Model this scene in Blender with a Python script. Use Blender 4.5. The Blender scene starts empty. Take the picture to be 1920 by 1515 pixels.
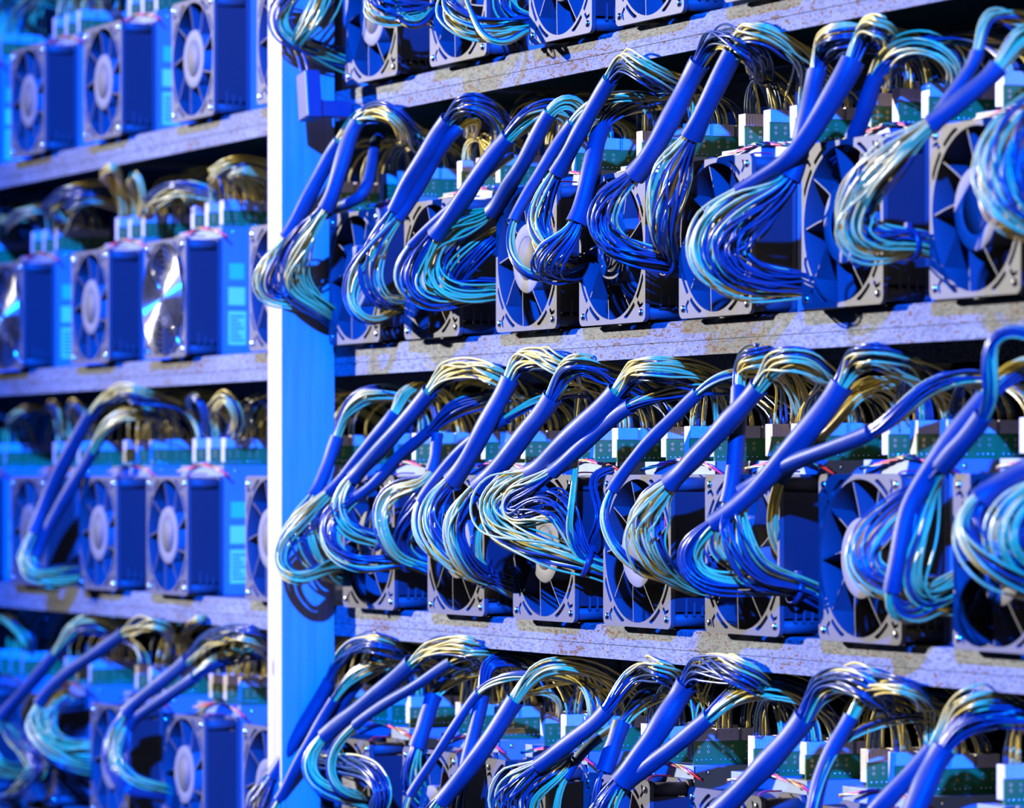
import bpy, bmesh, math, random
import numpy as np
from mathutils import Vector, Matrix

scene = bpy.context.scene
col = scene.collection
R = random.Random(7)

# ------------------------------------------------------------------ camera
W, H = 1920, 1515
F_PX = 8090.0
TH = math.atan(3710.0 / F_PX)
CT, ST = math.cos(TH), math.sin(TH)
HORIZON = 902.0
CAM = Vector((3.0, -1.5044, 1.5))
XV = 960.0 - 3710.0

cam_d = bpy.data.cameras.new('camera')
cam = bpy.data.objects.new('camera', cam_d)
col.objects.link(cam)
cam.location = CAM
cam.rotation_euler = (math.pi / 2, 0, math.atan2(CT, ST))   # looks along (-cos, sin)
cam_d.sensor_width = 36.0
cam_d.lens = F_PX / W * 36.0
cam_d.shift_y = (HORIZON - H / 2) / W
cam_d.clip_start = 0.05
cam_d.clip_end = 50
cam_d.dof.use_dof = True
cam_d.dof.focus_distance = 3.45
cam_d.dof.aperture_fstop = 8.5
scene.camera = cam

# ------------------------------------------------------------------ light
world = bpy.data.worlds.new('room_air'); scene.world = world
world.use_nodes = True
world.node_tree.nodes['Background'].inputs[0].default_value = (0.05, 0.07, 0.3, 1)
world.node_tree.nodes['Background'].inputs[1].default_value = 0.05

def sun(name, to_light, color, strength, angle):
    l = bpy.data.lights.new(name, 'SUN'); l.color = color; l.energy = strength; l.angle = angle
    o = bpy.data.objects.new(name, l); col.objects.link(o)
    o.rotation_euler = Vector(to_light).to_track_quat('Z', 'Y').to_euler()
    o.location = Vector((1, -3, 3))
    return o
sun('blue_stage_lamp', (0.76, -0.48, 0.40), (0.0, 0.092, 1.0), 31.0, math.radians(1.2))
wl = bpy.data.lights.new('white_hall_lamp', 'SPOT'); wl.color = (1.0, 0.94, 0.90); wl.energy = 7600; wl.shadow_soft_size = 0.07
wl.spot_size = math.radians(26); wl.spot_blend = 1.0
wo = bpy.data.objects.new('white_hall_lamp', wl); col.objects.link(wo)
wd = Vector((-0.70, -0.62, 0.26)).normalized(); wo.location = Vector((0.25, 0, 1.5)) + wd * 8.0
wo.rotation_euler = wd.to_track_quat('Z', 'Y').to_euler()

vs = scene.view_settings
vs.view_transform = 'Standard'; vs.look = 'None'; vs.gamma = 1.0; vs.use_curve_mapping = False
vs.exposure = 0.05

# ------------------------------------------------------------------ helpers
def at(px, py, Y):
    """point on the plane y = Y (metres) seen at pixel (px, py)"""
    xr = px - 960.0
    z = (Y - CAM.y) * F_PX / (CT * (px - XV))
    # exact: CAM.y + z*(ST + xr/F*CT) = Y
    z = (Y - CAM.y) / (ST + xr / F_PX * CT)
    x = CAM.x + z * (-CT + xr / F_PX * ST)
    return Vector((x, Y, CAM.z + (HORIZON - py) / F_PX * z))
def X_at(px, Y=0.0): return at(px, 900, Y).x

def mat(name, base, rough=0.5, metal=0.0, spec=0.5, coat=0.0, bump=0.0, bscale=200.0, var=0.0, vscale=60.0):
    m = bpy.data.materials.new(name); m.use_nodes = True
    nt = m.node_tree; b = nt.nodes['Principled BSDF']
    b.inputs['Base Color'].default_value = (*base, 1)
    b.inputs['Roughness'].default_value = rough
    b.inputs['Metallic'].default_value = metal
    b.inputs['Specular IOR Level'].default_value = spec
    if coat: b.inputs['Coat Weight'].default_value = coat; b.inputs['Coat Roughness'].default_value = 0.15
    if bump or var:
        tc = nt.nodes.new('ShaderNodeTexCoord')
    if bump:
        n = nt.nodes.new('ShaderNodeTexNoise'); n.inputs['Scale'].default_value = bscale; n.inputs['Detail'].default_value = 4
        bp = nt.nodes.new('ShaderNodeBump'); bp.inputs['Strength'].default_value = bump; bp.inputs['Distance'].default_value = 0.001
        nt.links.new(tc.outputs['Object'], n.inputs['Vector']); nt.links.new(n.outputs['Fac'], bp.inputs['Height'])
        nt.links.new(bp.outputs['Normal'], b.inputs['Normal'])
    if var:
        n2 = nt.nodes.new('ShaderNodeTexNoise'); n2.inputs['Scale'].default_value = vscale; n2.inputs['Detail'].default_value = 5
        nt.links.new(tc.outputs['Object'], n2.inputs['Vector'])
        mx = nt.nodes.new('ShaderNodeMix'); mx.data_type = 'RGBA'
        mx.inputs['A'].default_value = (*[c * (1 - var) for c in base], 1)
        mx.inputs['B'].default_value = (*[min(1, c * (1 + var)) for c in base], 1)
        nt.links.new(n2.outputs['Fac'], mx.inputs['Factor']); nt.links.new(mx.outputs['Result'], b.inputs['Base Color'])
    return m

M = {}
M['plastic'] = mat('black_fan_plastic', (0.062, 0.061, 0.070), 0.55, spec=0.3, bump=0.15, bscale=900)
M['blade'] = mat('black_blade_plastic', (0.025, 0.07, 0.20), 0.4)
M['hub'] = mat('grey_hub_label', (0.07, 0.07, 0.075), 0.7)
M['hub_ring'] = mat('pale_hub_ring', (0.115, 0.113, 0.118), 0.7)
M['sleeve'] = mat('black_heatshrink', (0.013, 0.040, 0.078), 0.5, spec=0.28, bump=0.35, bscale=70, var=0.3, vscale=70)
M['wire_black'] = mat('black_wire', (0.026, 0.052, 0.095), 0.27, coat=0.1)
M['wire_yellow'] = mat('yellow_wire', (0.66, 0.53, 0.12), 0.28, coat=0.1)
M['wire_red'] = mat('red_wire', (0.75, 0.03, 0.08), 0.35)
M['tie'] = mat('black_cable_tie', (0.03, 0.035, 0.08), 0.3)
M['pcb'] = mat('green_circuit_board', (0.02, 0.155, 0.030), 0.35, var=0.25, vscale=120)
M['gold'] = mat('gold_pad', (0.75, 0.55, 0.2), 0.3, metal=0.6)
M['tin'] = mat('solder_tin', (0.85, 0.85, 0.85), 0.12, metal=1.0)
M['socket'] = mat('white_nylon_socket', (0.50, 0.43, 0.40), 0.45, var=0.2, vscale=350)
M['chrome'] = mat('screw_chrome', (0.8, 0.8, 0.8), 0.18, metal=1.0)
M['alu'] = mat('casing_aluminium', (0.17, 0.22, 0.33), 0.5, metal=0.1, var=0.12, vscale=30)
M['dark_alu'] = mat('heatsink_grey', (0.07, 0.07, 0.075), 0.5, metal=0.3)
M['sticker'] = mat('white_sticker', (0.8, 0.8, 0.78), 0.5)
M['print'] = mat('sticker_print', (0.05, 0.05, 0.06), 0.6)
M['teal_sticker'] = mat('green_sticker', (0.12, 0.6, 0.35), 0.5)
M['adapter'] = mat('black_adapter', (0.04, 0.045, 0.10), 0.35)
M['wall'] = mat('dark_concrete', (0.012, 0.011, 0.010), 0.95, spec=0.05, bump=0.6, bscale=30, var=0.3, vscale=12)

def wood():
    m = bpy.data.materials.new('pine_stud'); m.use_nodes = True; nt = m.node_tree; b = nt.nodes['Principled BSDF']
    tc = nt.nodes.new('ShaderNodeTexCoord'); mp = nt.nodes.new('ShaderNodeMapping')
    mp.inputs['Scale'].default_value = (70, 70, 3)
    n = nt.nodes.new('ShaderNodeTexNoise'); n.inputs['Scale'].default_value = 3; n.inputs['Detail'].default_value = 6
    cr = nt.nodes.new('ShaderNodeValToRGB')
    cr.color_ramp.elements[0].position = 0.3; cr.color_ramp.elements[0].color = (0.33, 0.28, 0.245, 1)
    cr.color_ramp.elements[1].position = 0.75; cr.color_ramp.elements[1].color = (0.42, 0.365, 0.33, 1)
    L = nt.links.new
    L(tc.outputs['Object'], mp.inputs['Vector']); L(mp.outputs['Vector'], n.inputs['Vector'])
    L(n.outputs['Fac'], cr.inputs['Fac']); L(cr.outputs['Color'], b.inputs['Base Color'])
    b.inputs['Roughness'].default_value = 0.7
    return m
M['fan_side'] = mat('gap_shaded_fan_side', (0.012, 0.013, 0.022), 0.6)  # dark panel, base darkened further to hold the shade between the fans
M['wood'] = wood()
M['green_reflection'] = mat('green_reflection_sheet', (0.008, 0.04, 0.012), 0.45)  # green light reflected under the shelves, put into the base colour
M['knot'] = mat('pine_knot', (0.22, 0.13, 0.08), 0.7)

def steel():
    m = bpy.data.materials.new('rusty_painted_steel'); m.use_nodes = True; nt = m.node_tree; b = nt.nodes['Principled BSDF']
    L = nt.links.new
    tc = nt.nodes.new('ShaderNodeTexCoord')
    mp = nt.nodes.new('ShaderNodeMapping'); mp.inputs['Scale'].default_value = (0.35, 1, 1)
    L(tc.outputs['Object'], mp.inputs['Vector'])
    n1 = nt.nodes.new('ShaderNodeTexNoise'); n1.inputs['Scale'].default_value = 420; n1.inputs['Detail'].default_value = 6
    n2 = nt.nodes.new('ShaderNodeTexNoise'); n2.inputs['Scale'].default_value = 22; n2.inputs['Detail'].default_value = 4
    n3 = nt.nodes.new('ShaderNodeTexNoise'); n3.inputs['Scale'].default_value = 900; n3.inputs['Detail'].default_value = 3
    for n in (n1, n2, n3): L(mp.outputs['Vector'], n.inputs['Vector'])
    c1 = nt.nodes.new('ShaderNodeValToRGB')                       # base mottling
    c1.color_ramp.elements[0].position = 0.38; c1.color_ramp.elements[0].color = (0.082, 0.088, 0.094, 1)
    c1.color_ramp.elements[1].position = 0.66; c1.color_ramp.elements[1].color = (0.21, 0.235, 0.245, 1)
    L(n1.outputs['Fac'], c1.inputs['Fac'])
    add = nt.nodes.new('ShaderNodeMath'); add.operation = 'MULTIPLY_ADD'
    L(n2.outputs['Fac'], add.inputs[0]); add.inputs[1].default_value = 0.55; L(n1.outputs['Fac'], add.inputs[2])
    c2 = nt.nodes.new('ShaderNodeValToRGB')                       # rust where both noises are high
    c2.color_ramp.elements[0].position = 0.84; c2.color_ramp.elements[0].color = (0, 0, 0, 1)
    c2.color_ramp.elements[1].position = 0.93; c2.color_ramp.elements[1].color = (1, 1, 1, 1)
    L(add.outputs[0], c2.inputs['Fac'])
    mx = nt.nodes.new('ShaderNodeMix'); mx.data_type = 'RGBA'
    L(c2.outputs['Color'], mx.inputs['Factor']); L(c1.outputs['Color'], mx.inputs['A'])
    mx.inputs['B'].default_value = (0.085, 0.042, 0.022, 1)
    L(mx.outputs['Result'], b.inputs['Base Color'])
    b.inputs['Roughness'].default_value = 0.75; b.inputs['Metallic'].default_value = 0.0; b.inputs['Specular IOR Level'].default_value = 0.25
    bp = nt.nodes.new('ShaderNodeBump'); bp.inputs['Strength'].default_value = 0.5; bp.inputs['Distance'].default_value = 0.0006
    L(n3.outputs['Fac'], bp.inputs['Height']); L(bp.outputs['Normal'], b.inputs['Normal'])
    return m
M['steel'] = steel()

def link_mesh(name, me, parent=None, loc=(0, 0, 0), rot=(0, 0, 0)):
    o = bpy.data.objects.new(name, me); col.objects.link(o)
    o.location = loc; o.rotation_euler = rot
    if parent: o.parent = parent
    return o
def empty(name, loc):
    o = bpy.data.objects.new(name, None); col.objects.link(o); o.location = loc; o.empty_display_size = 0.02
    return o
def tag(o, label, cat, group=None):
    o['label'] = label; o['category'] = cat
    if group: o['group'] = group
    return o
def struct(o): o['kind'] = 'structure'; return o

class MB:
    """collects shapes into one mesh"""
    def __init__(s): s.bm = bmesh.new(); s.mats = []
    def mi(s, m):
        if m not in s.mats: s.mats.append(m)
        return s.mats.index(m)
    def box(s, x0, x1, y0, y1, z0, z1, m, bevel=0.0):
        r = bmesh.ops.create_cube(s.bm, size=1.0)
        vs_ = r['verts']
        bmesh.ops.scale(s.bm, vec=(x1 - x0, y1 - y0, z1 - z0), verts=vs_)
        bmesh.ops.translate(s.bm, vec=((x0 + x1) / 2, (y0 + y1) / 2, (z0 + z1) / 2), verts=vs_)
        i = s.mi(m); fs = {f for v in vs_ for f in v.link_faces}
        for f in fs: f.material_index = i
        if bevel:
            es = list({e for f in fs for e in f.edges})
            g = bmesh.ops.bevel(s.bm, geom=es, offset=bevel, segments=2, affect='EDGES', profile=0.5)
            for f in g['faces']: f.material_index = i
        return s
    def cyl(s, a, b, r, m, seg=16, r2=None, smooth=True):
        a = Vector(a); b = Vector(b); d = b - a
        g = bmesh.ops.create_cone(s.bm, cap_ends=True, segments=seg, radius1=r, radius2=r if r2 is None else r2, depth=d.length)
        q = d.to_track_quat('Z', 'Y').to_matrix().to_4x4(); q.translation = (a + b) / 2
        bmesh.ops.transform(s.bm, matrix=q, verts=g['verts'])
        i = s.mi(m)
        for f in {f for v in g['verts'] for f in v.link_faces}:
            f.material_index = i; f.smooth = smooth and len(f.verts) == 4
        return s
    def ball(s, c, r, m, sc=(1, 1, 1), u=10, v=6):
        g = bmesh.ops.create_uvsphere(s.bm, u_segments=u, v_segments=v, radius=r)
        bmesh.ops.scale(s.bm, vec=sc, verts=g['verts']); bmesh.ops.translate(s.bm, vec=c, verts=g['verts'])
        i = s.mi(m)
        for f in {f for w in g['verts'] for f in w.link_faces}: f.material_index = i; f.smooth = True
        return s
    def grid(s, rows, m, closed=False, smooth=True):
        """rows: list of rings/rows of points"""
        i = s.mi(m); V = [[s.bm.verts.new(p) for p in r] for r in rows]
        for a, b in zip(V, V[1:]):
            n = len(a); rng = range(n) if closed else range(n - 1)
            for k in rng:
                f = s.bm.faces.new((a[k], a[(k + 1) % n], b[(k + 1) % n], b[k])); f.material_index = i; f.smooth = smooth
        return V
    def lathe(s, prof, m, seg=40, axis_at=(0, 0)):
        """profile of (radius, y) swept about the y axis through (x, z)"""
        rows = [[(axis_at[0] + r * math.cos(2 * math.pi * k / seg), y, axis_at[1] + r * math.sin(2 * math.pi * k / seg)) for k in range(seg)] for r, y in prof]
        return s.grid(rows, m, closed=True)
    def prism(s, poly, y0, y1, m):
        """2D polygon (x,z) extruded along y"""
        i = s.mi(m)
        A = [s.bm.verts.new((x, y0, z)) for x, z in poly]; B = [s.bm.verts.new((x, y1, z)) for x, z in poly]
        fs = [s.bm.faces.new(A), s.bm.faces.new(B[::-1])]
        for k in range(len(poly)): fs.append(s.bm.faces.new((A[k], B[k], B[(k + 1) % len(poly)], A[(k + 1) % len(poly)])))
        for f in fs: f.material_index = i
        return s
    def mesh(s, name):
        bmesh.ops.recalc_face_normals(s.bm, faces=s.bm.faces)
        me = bpy.data.meshes.new(name); s.bm.to_mesh(me); s.bm.free()
        for m in s.mats: me.materials.append(m)
        return me
    def build(s, name, parent=None, loc=(0, 0, 0), rot=(0, 0, 0)):
        return link_mesh(name, s.mesh(name), parent, loc, rot)

def copy_tree(o, parent=None):
    c = o.copy(); col.objects.link(c); c.parent = parent
    for ch in list(o.children): copy_tree(ch, c)
    return c

# ------------------------------------------------------------------ the place
ROWS = {1: 0.361, 2: 0.1250, 3: -0.1150, 4: -0.3545, 0: 0.597}   # fan bottoms relative to the camera height
ZB = {k: CAM.z + v for k, v in ROWS.items()}
SHELF_NAME = {0: 'highest shelf', 1: 'top shelf', 2: 'second shelf', 3: 'third shelf', 4: 'bottom shelf'}
SH_Y = 0.013
XP = X_at(628, SH_Y)                   # right side of the wooden post
X_LEFT = X_at(-420, 0.0); X_RIGHT = X_at(2250, 0.0)

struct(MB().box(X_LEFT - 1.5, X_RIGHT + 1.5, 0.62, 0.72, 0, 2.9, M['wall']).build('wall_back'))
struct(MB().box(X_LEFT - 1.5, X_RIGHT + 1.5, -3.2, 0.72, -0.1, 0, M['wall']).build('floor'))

def rack(name, x0, x1, label):
    root = tag(empty(name, ((x0 + x1) / 2, 0.15, 0)), label, 'rack')
    ox = (x0 + x1) / 2; oy = 0.15
    for r, zb in ZB.items():
        if r == 0: continue
        t = zb - 0.0004
        b = MB()
        # front angle iron: lipped face + top flange
        prof = [(SH_Y, -0.0275), (SH_Y, -0.0185), (SH_Y + 0.0007, -0.0178), (SH_Y + 0.0007, -0.0165), (SH_Y, -0.0158), (SH_Y, -0.0015), (SH_Y + 0.0015, 0),
                (SH_Y + 0.035, 0), (SH_Y + 0.035, -0.003), (SH_Y + 0.0035, -0.003), (SH_Y + 0.0035, -0.0275)]
        i = b.mi(M['steel'])
        n = 12
        A = [b.bm.verts.new((x0 - ox, y - oy, z + t)) for y, z in prof]; B = [b.bm.verts.new((x1 - ox, y - oy, z + t)) for y, z in prof]
        b.bm.faces.new(A); b.bm.faces.new(B[::-1])
        for k in range(len(prof)): b.bm.faces.new((A[k], B[k], B[(k + 1) % len(prof)], A[(k + 1) % len(prof)]))
        b.build('front_shelf_rail', root)
        MB().box(x0 - ox, x1 - ox, 0.262 - oy, 0.30 - oy, t - 0.003, t, M['steel']).box(x0 - ox, x1 - ox, 0.297 - oy, 0.30 - oy, t - 0.0275, t, M['steel']).build('rear_shelf_rail', root)
        k = MB()
        nx = int((x1 - x0) / 0.45) + 1
        MB().box(x0 - ox, x1 - ox, 0.055 - oy, 0.255 - oy, t - 0.0032, t - 0.0008, M['green_reflection']).build('reflection_sheet', root)  # added sheet, coloured as the green reflection below the machines
        for j in range(nx):
            xx = x0 + 0.12 + j * 0.45
            if xx < x1 - 0.03: k.box(xx - ox, xx + 0.025 - ox, SH_Y + 0.004 - oy, 0.297 - oy, t - 0.0065, t - 0.0035, M['steel'])
        k.build('cross_brace', root)
    for xx in (x0 + 0.015, x1 - 0.045):
        MB().box(xx - ox, xx + 0.03 - ox, 0.3005 - oy, 0.33 - oy, 0, 2.35, M['steel']).build('upright', root)
    return root
rack('steel_shelving_rack', XP + 0.0005, X_RIGHT, 'rust-speckled grey steel shelving rack right of the wooden post')
rack('steel_shelving_rack', X_LEFT, XP - 0.0375, 'out-of-focus grey steel shelving rack left of the wooden post')

post = empty('wooden_post', (XP - 0.0175, -0.0135, 0)); tag(post, 'pale pine post standing upright between the two racks', 'post')
MB().box(-0.0180, 0.0175, -0.0265, 0.0262, 0, 2.5, M['wood'], bevel=0.0006).build('stud', post)
kz = at(512, 1252, -0.04).z; kx = at(512, 1252, -0.04).x - post.location.x
kb = MB(); kb.ball((kx, -0.02655, kz), 0.0045, M['knot'], sc=(0.5, 0.04, 1.7), u=14)
kb.ball((at(510, 272, -0.04).x - post.location.x, -0.02655, at(510, 272, -0.04).z), 0.0014, M['knot'], sc=(1, 0.1, 1.6))
kb.build('wood_knots', post)

# ------------------------------------------------------------------ mining machines
FAN = 0.120
def plate_mesh_outline():
    """square flange with round hole, screw holes and corner slots as filled 2D curve"""
    cu = bpy.data.curves.new('flange_curve', 'CURVE'); cu.dimensions = '2D'; cu.fill_mode = 'BOTH'; cu.extrude = 0.0018
    cu.resolution_u = 4
    def poly(pts):
        sp = cu.splines.new('POLY'); sp.points.add(len(pts) - 1)
        for p, q in zip(sp.points, pts): p.co = (q[0], q[1], 0, 1)
        sp.use_cyclic_u = True
    h = FAN / 2; r = 0.006; pts = []
    for cx, cy, a0 in ((h - r, h - r, 0), (-h + r, h - r, 90), (-h + r, -h + r, 180), (h - r, -h + r, 270)):
        for k in range(7):
            a = math.radians(a0 + 15 * k); pts.append((cx + r * math.cos(a), cy + r * math.sin(a)))
    poly(pts)
    poly([(0.0565 * math.cos(2 * math.pi * k / 72), 0.0565 * math.sin(2 * math.pi * k / 72)) for k in range(72)][::-1])
    for q in range(4):
        a0 = 45 + 90 * q
        for s in (-1, 1):
            arc_in, arc_out = [], []
            for k in range(7):
                a = math.radians(a0 + s * (3 + 20 * k / 6))
                arc_in.append((0.0590 * math.cos(a), 0.0590 * math.sin(a)))
                rr = 0.0625 if k < 6 else 0.0605
                arc_out.append((rr * math.cos(a), rr * math.sin(a)))
            poly(arc_in + arc_out[::-1])
        a = math.radians(a0)
        def P(u, v): return (u * math.cos(a) - v * math.sin(a), u * math.sin(a) + v * math.cos(a))
        poly([P(0.0638, 0.0006), P(0.0700, 0.0006), P(0.0725, 0.0060), P(0.0712, 0.0085), P(0.0684, 0.0035), P(0.0638, 0.0035)])
    o = bpy.data.objects.new('flange_tmp', cu); col.objects.link(o)
    bpy.context.view_layer.update()
    me = bpy.data.meshes.new_from_object(o.evaluated_get(bpy.context.evaluated_depsgraph_get()))
    bpy.data.objects.remove(o)
    return me
def fan_frame_mesh():
    fl = plate_mesh_outline()
    b = MB(); i = b.mi(M['plastic'])
    for y in (0.0018, 0.0362):
        bm2 = bmesh.new(); bm2.from_mesh(fl)
        bmesh.ops.transform(bm2, matrix=Matrix.Rotation(math.pi / 2, 4, 'X'), verts=bm2.verts)
        bmesh.ops.translate(bm2, vec=(0, y, FAN / 2), verts=bm2.verts)
        tmp = bpy.data.meshes.new('t'); bm2.to_mesh(tmp); bm2.free(); b.bm.from_mesh(tmp)
    c = FAN / 2
    b.lathe([(0.0566, 0.0005), (0.0566, 0.0375), (0.0582, 0.0375), (0.0590, 0.0362), (0.0584, 0.0190), (0.0590, 0.0018), (0.0578, 0.0004), (0.0566, 0.0005)], M['plastic'], 64, (0, c))
    for sx in (-1, 1):
        for sz in (-1, 1):
            b.cyl((sx * 0.0525, 0.003, c + sz * 0.0525), (sx * 0.0525, 0.035, c + sz * 0.0525), 0.0056, M['plastic'], 14)
        for k in range(3):                                   # small ribs between the flanges
            b.box(sx * 0.0575 - 0.0024, sx * 0.0575 + 0.0024, 0.013 + 0.007 * k, 0.0145 + 0.007 * k, 0.010, 0.024 - 0.003 * k, M['plastic'])
    for f in b.bm.faces: f.material_index = 0
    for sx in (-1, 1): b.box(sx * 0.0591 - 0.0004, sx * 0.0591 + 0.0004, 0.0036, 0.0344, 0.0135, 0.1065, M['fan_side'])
    return b.mesh('fan_frame')
FRAME = fan_frame_mesh()

def vane_mesh():
    """static vane running from the hub to the ring, flush with the front"""
    n = 8; b = MB(); rows = []
    for k in range(n + 1):
        t = k / n; r = 0.0285 + (0.0570 - 0.0285) * t
        a = math.radians(15 * t - 5 * t * t)
        c_, s_ = math.cos(a), math.sin(a); h = 0.00055
        row = []
        for u, y in ((-h, 0.0012), (h, 0.0012), (h + 0.0006, 0.009), (h + 0.0022, 0.0200), (-h + 0.0022, 0.0200), (-h + 0.0006, 0.009)):
            row.append((r * c_ - u * s_, y, r * s_ + u * c_))
        rows.append(row)
    V = b.grid(rows, M['plastic'], closed=True, smooth=False)
    b.bm.faces.new(V[0]); b.bm.faces.new(V[-1][::-1])
    return b.mesh('vane')
VANE = vane_mesh()
def blade_mesh():
    """one broad rotor blade, twisted, behind the vanes"""
    b = MB(); n = 8; rows = []
    for k in range(n + 1):
        t = k / n; r = 0.0290 + (0.0555 - 0.0290) * t
        a = math.radians(-6 + 16 * t); w = math.radians(46 - 4 * t)
        f = [(r * math.cos(a + w * q), 0.0215 + 0.0125 * q ** (0.8 + 0.3 * t), r * math.sin(a + w * q)) for q in (0, .25, .5, .75, 1)]
        rows.append(f + [(x, y + 0.0012, z) for x, y, z in reversed(f)])
    V = b.grid(rows, M['blade'], closed=True, smooth=False)
    b.bm.faces.new(V[0]); b.bm.faces.new(V[-1][::-1])
    return b.mesh('blade')
BLADE = blade_mesh()
def hub_mesh():
    b = MB()
    b.lathe([(0.0001, 0.0012), (0.0180, 0.0012), (0.0182, 0.0018)], M['hub'], 40)
    b.lathe([(0.0182, 0.0018), (0.0183, 0.0011), (0.0186, 0.0010), (0.0282, 0.0010), (0.0286, 0.0012), (0.0292, 0.0022), (0.0294, 0.0030), (0.0297, 0.0200)], M['hub_ring'], 48)
    b.lathe([(0.0297, 0.0202), (0.0297, 0.036), (0.0001, 0.036)], M['blade'], 40)
    return b.mesh('hub')
HUB = hub_mesh()
def screw_mesh():
    b = MB()
    b.lathe([(0.0001, -0.0019), (0.0016, -0.0018), (0.0027, -0.0011), (0.0031, 0.0), (0.0031, 0.0006)], M['chrome'], 14)
    b.box(-0.0018, 0.0018, -0.00205, -0.0012, -0.00035, 0.00035, M['print']); b.box(-0.00035, 0.00035, -0.00205, -0.0012, -0.0018, 0.0018, M['print'])
    return b.mesh('screw')
SCREW = screw_mesh()
def socket_mesh():
    b = MB()
    b.box(-0.0090, 0.0, 0, 0.0190, 0.014, 0.0385, M['socket'], bevel=0.0005)
    b.box(-0.0020, 0.0022, 0.0002, 0.0188, 0.0290, 0.0384, M['socket'])
    for k in range(7): b.box(0.0022, 0.0026, 0.0012 + k * 0.0026, 0.0018 + k * 0.0026, 0.030, 0.0378, M['socket'])
    for k in range(3):
        b.box(-0.0072, -0.0046, 0.0030 + k * 0.0052, 0.0056 + k * 0.0052, 0.0385, 0.0387, M['print'])
        b.box(-0.0032, -0.0006, 0.0030 + k * 0.0052, 0.0056 + k * 0.0052, 0.0385, 0.0387, M['print'])
    return b.mesh('socket')
SOCKET = socket_mesh()
SOCK_Y = (0.0, 0.0215, 0.043)
def board_mesh():
    b = MB()
    b.box(0, 0.0016, 0.0, 0.066, 0.0, 0.0285, M['pcb']); b.box(0, 0.0016, 0.066, 0.235, 0.0, 0.019, M['pcb'])
    for k, y0 in enumerate(SOCK_Y):
        for dy in (0.005, 0.0132):
            for z in (0.0245, 0.0205):
                b.cyl((0.0012, y0 + dy, z), (0.0022, y0 + dy, z), 0.0012, M['gold'], 10); b.cyl((0.0015, y0 + dy, z), (0.0024, y0 + dy, z), 0.0006, M['print'], 8)
        for j in range(4):
            b.ball((0.0018, y0 + 0.0035 + j * 0.0042, 0.0142), 0.00105, M['tin'], sc=(0.7, 1, 1), u=8, v=5)
            b.ball((0.0018, y0 + 0.0035 + j * 0.0042, 0.0050), 0.00095, M['tin'], sc=(0.7, 1, 1), u=8, v=5)
    return b.mesh('circuit_board')
BOARD = board_mesh()
def casing_mesh():
    b = MB(); h = 0.1305
    y0, y1 = 0.0385, 0.300
    b.box(-0.0612, -0.0600, y0, y1, 0.0006, h, M['alu']); b.box(0.0600, 0.0612, y0, y1, 0.0006, h, M['alu'])
    b.box(-0.0600, 0.0600, y0, y1, 0.0006, 0.0018, M['alu'])
    b.box(-0.0612, 0.0612, y0 - 0.0006, y0 + 0.0012, 0.1200, h, M['alu'], bevel=0.0003)           # bright folded lip above the fan
    b.box(-0.0600, 0.0600, y0 + 0.0012, y1, h - 0.0013, h - 0.0002, M['alu'])
    b.box(-0.0600, 0.0600, y0 + 0.004, y0 + 0.006, 0.002, 0.118, M['dark_alu'])
    for k in range(18): b.box(-0.055 + k * 0.0063, -0.0535 + k * 0.0063, y0 + 0.001, y0 + 0.004, 0.006, 0.114, M['dark_alu'])
    for z in (0.1255,):
        b.ball((0.053, y0 - 0.0006, z), 0.0026, M['chrome'], sc=(1, 0.5, 1)); b.ball((0.0613, y0 + 0.012, z), 0.0022, M['chrome'], sc=(0.5, 1, 1))
    return b.mesh('casing')
CASING = casing_mesh()

def tube(points, radius, mat_, name='wire', sides=6, parent=None, cap=True):
    """numpy tube sweep; points (n,3); radius scalar or (n,)"""
    P = np.asarray(points, float); n = len(P)
    rad = np.full(n, radius) if np.isscalar(radius) else np.asarray(radius, float)
    T = np.gradient(P, axis=0); T /= np.linalg.norm(T, axis=1)[:, None] + 1e-12
    N = np.zeros_like(P); v = np.cross(T[0], [0.3, 1, 0.2]); v /= np.linalg.norm(v); N[0] = v
    for k in range(1, n):
        v = N[k - 1] - T[k] * (N[k - 1] @ T[k]); N[k] = v / (np.linalg.norm(v) + 1e-12)
    B = np.cross(T, N)
    a = np.arange(sides) * 2 * math.pi / sides
    V = (P[:, None, :] + rad[:, None, None] * (np.cos(a)[None, :, None] * N[:, None, :] + np.sin(a)[None, :, None] * B[:, None, :])).reshape(-1, 3)
    F = []
    for k in range(n - 1):
        for j in range(sides):
            j2 = (j + 1) % sides
            F.append((k * sides + j, k * sides + j2, (k + 1) * sides + j2, (k + 1) * sides + j))
    if cap: F.append(tuple(range(sides))[::-1]); F.append(tuple((n - 1) * sides + j for j in range(sides)))
    me = bpy.data.meshes.new(name); me.from_pydata(V.tolist(), [], F)
    me.polygons.foreach_set('use_smooth', [True] * len(F)); me.materials.append(mat_)
    return link_mesh(name, me, parent)

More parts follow.
